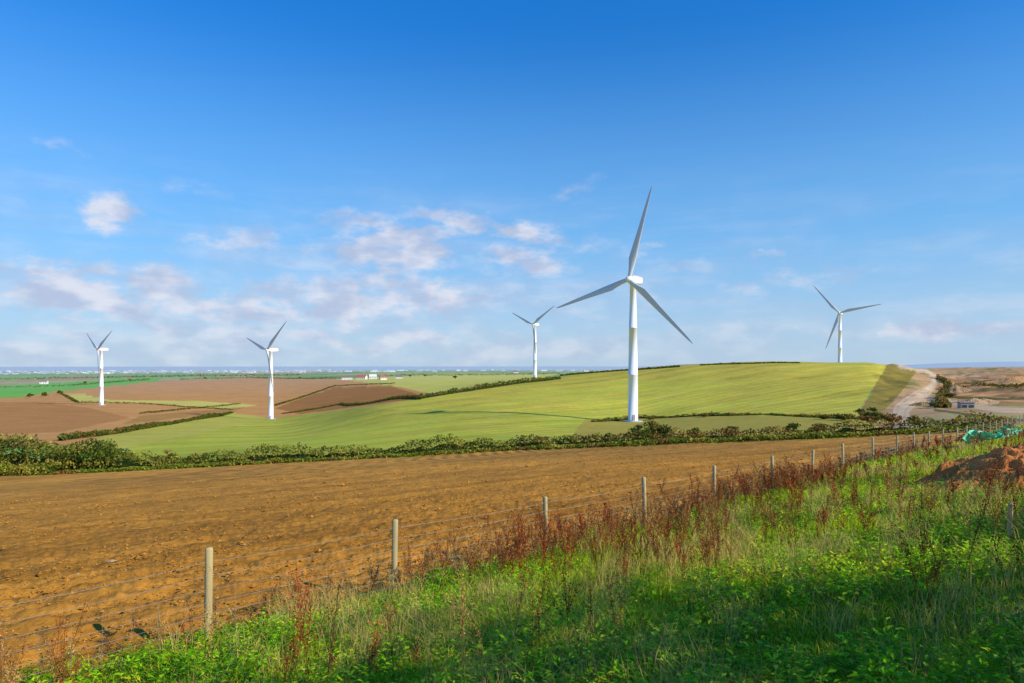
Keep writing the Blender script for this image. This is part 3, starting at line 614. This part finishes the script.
CL=[(105,212,34,20,1.1,0),(64,145,24,8,.38,0),(195,187,34,10,.45,0),(325,217,34,10,.55,.05),(235,240,64,20,.65,.15),(395,246,74,32,1.2,.12),(500,226,95,13,1.0,-.18),
(525,262,55,18,.9,0),(90,282,150,20,1.1,0),(380,296,130,24,1.1,0),(200,308,320,20,1.05,0),(575,190,32,9,.55,.4),(640,252,36,9,.5,0),(690,268,48,12,.45,0),(765,252,32,6,.65,-.05),
(745,292,30,16,.55,0),(815,275,70,16,.5,0),(930,326,50,17,.9,0),(1005,328,54,14,.7,0),(960,300,50,10,.4,0),(300,338,340,20,.7,0),(20,205,60,12,.35,0),(760,335,170,16,.5,0),(590,304,120,22,.5,0)]
acc=None
for (u,v,ru,rv,de,ro) in CL:
    ta=math.atan((u-512)/F); b0=(HV-v)/F*math.cos(ta); ra=ru/F*math.cos(ta)**2; rb=rv/F*math.cos(ta)
    X_=Mx('SUBTRACT',A,ta); Y_=Mx('SUBTRACT',B,b0)
    if ro:
        c,s_=math.cos(ro),math.sin(ro); X2=Mx('ADD',Mx('MULTIPLY',X_,c),Mx('MULTIPLY',Y_,s_)); Y2=Mx('SUBTRACT',Mx('MULTIPLY',Y_,c),Mx('MULTIPLY',X_,s_)); X_,Y_=X2,Y2
    X_=Mx('MULTIPLY',X_,1/ra); Y_=Mx('MULTIPLY',Y_,1/rb)
    rr=Mx('SQRT',Mx('ADD',Mx('MULTIPLY',X_,X_),Mx('MULTIPLY',Y_,Y_)))
    f=Mx('MULTIPLY',Mx('SUBTRACT',1.45,rr,clamp=True),de)
    acc=f if acc is None else Mx('MAXIMUM',acc,f)
n2=nse(18,9,.58,(1,2.2,1)); n3=nse(7,6,.6,(.5,3.4,1),(3,1,0))
def mr(val,a,b,c,d,sm=True):
    n=nt.nodes.new('ShaderNodeMapRange'); n.interpolation_type='SMOOTHSTEP' if sm else 'LINEAR'
    for i,q in zip(('From Min','From Max','To Min','To Max'),(a,b,c,d)): n.inputs[i].default_value=q
    lk(nt,val,n.inputs['Value']); return n.outputs[0]
m0=Mx('MULTIPLY',acc,mr(n2.outputs['Fac'],.30,.64,.3,1.12))
mask=mr(m0,.06,1.05,0,.84)
streak=Mx('MULTIPLY',mr(n3.outputs['Fac'],.36,.70,0,.62),mr(el,.04,.32,1,0))
streak=Mx('MULTIPLY',streak,mr(az,-.2,.5,1,.5))
mask=Mx('MAXIMUM',mask,streak)
haze=mr(el,0,.50,.80,0) 
ccol=nt.nodes.new('ShaderNodeMix'); ccol.data_type='RGBA'; n4=nse(16,5,.5,(1,2,1),(.02,-.06,0)); lk(nt,mr(n4.outputs['Fac'],.38,.64,0,1),ccol.inputs[0])
ccol.inputs[6].default_value=(4.1,4.6,6.1,1); ccol.inputs[7].default_value=(6.6,6.6,7.3,1)
tg=nt.nodes.new('ShaderNodeMix'); tg.data_type='RGBA'; lk(nt,mr(el,.0,.52,0,1,False),tg.inputs[0]); tg.inputs[6].default_value=(.52,.92,1.2,1); tg.inputs[7].default_value=(.14,.95,1.75,1)
tint=nt.nodes.new('ShaderNodeMix'); tint.data_type='RGBA'; tint.blend_type='MULTIPLY'; tint.inputs[0].default_value=1; lk(nt,sky.outputs[0],tint.inputs[6]); lk(nt,tg.outputs[2],tint.inputs[7])
hz=nt.nodes.new('ShaderNodeMix'); hz.data_type='RGBA'; lk(nt,haze,hz.inputs[0]); lk(nt,tint.outputs[2],hz.inputs[6])
hc=nt.nodes.new('ShaderNodeMix'); hc.data_type='RGBA'; lk(nt,mr(el,0,.2,0,1),hc.inputs[0]); hc.inputs[6].default_value=(4.1,5.3,6.9,1); hc.inputs[7].default_value=(2.1,4.6,7.6,1); lk(nt,hc.outputs[2],hz.inputs[7])
fm=nt.nodes.new('ShaderNodeMix'); fm.data_type='RGBA'; lk(nt,mask,fm.inputs[0]); lk(nt,hz.outputs[2],fm.inputs[6]); lk(nt,ccol.outputs[2],fm.inputs[7])
lk(nt,fm.outputs[2],bg.inputs[0]); lk(nt,bg.outputs[0],out.inputs[0])
try:
    w.cycles.sampling_method='MANUAL'; w.cycles.sample_map_resolution=512
except Exception as ex: print(ex)
# ---------------------------------------------------------------- sun
L=bpy.data.lights.new('sun','SUN'); L.energy=5.0; L.angle=math.radians(.5); L.color=(1,.92,.76); so=bpy.data.objects.new('sun',L); scene.collection.objects.link(so)
a,e=math.radians(SUN_AZ),math.radians(SUN_EL); d=Vector((math.sin(a)*math.cos(e),math.cos(a)*math.cos(e),math.sin(e))); so.rotation_euler=d.to_track_quat('Z','Y').to_euler(); so.location=(0,0,50)
# ---------------------------------------------------------------- camera
cam=bpy.data.cameras.new('camera'); cam.sensor_width=36; cam.lens=36*F/1024; cam.shift_y=24.5/1024; cam.clip_start=.1; cam.clip_end=200000
co=bpy.data.objects.new('camera',cam); co.location=(0,0,EZ); co.rotation_euler=(math.radians(90),0,0); scene.collection.objects.link(co); scene.camera=co
scene.view_settings.view_transform='Standard'; scene.view_settings.look='None'; scene.view_settings.exposure=0
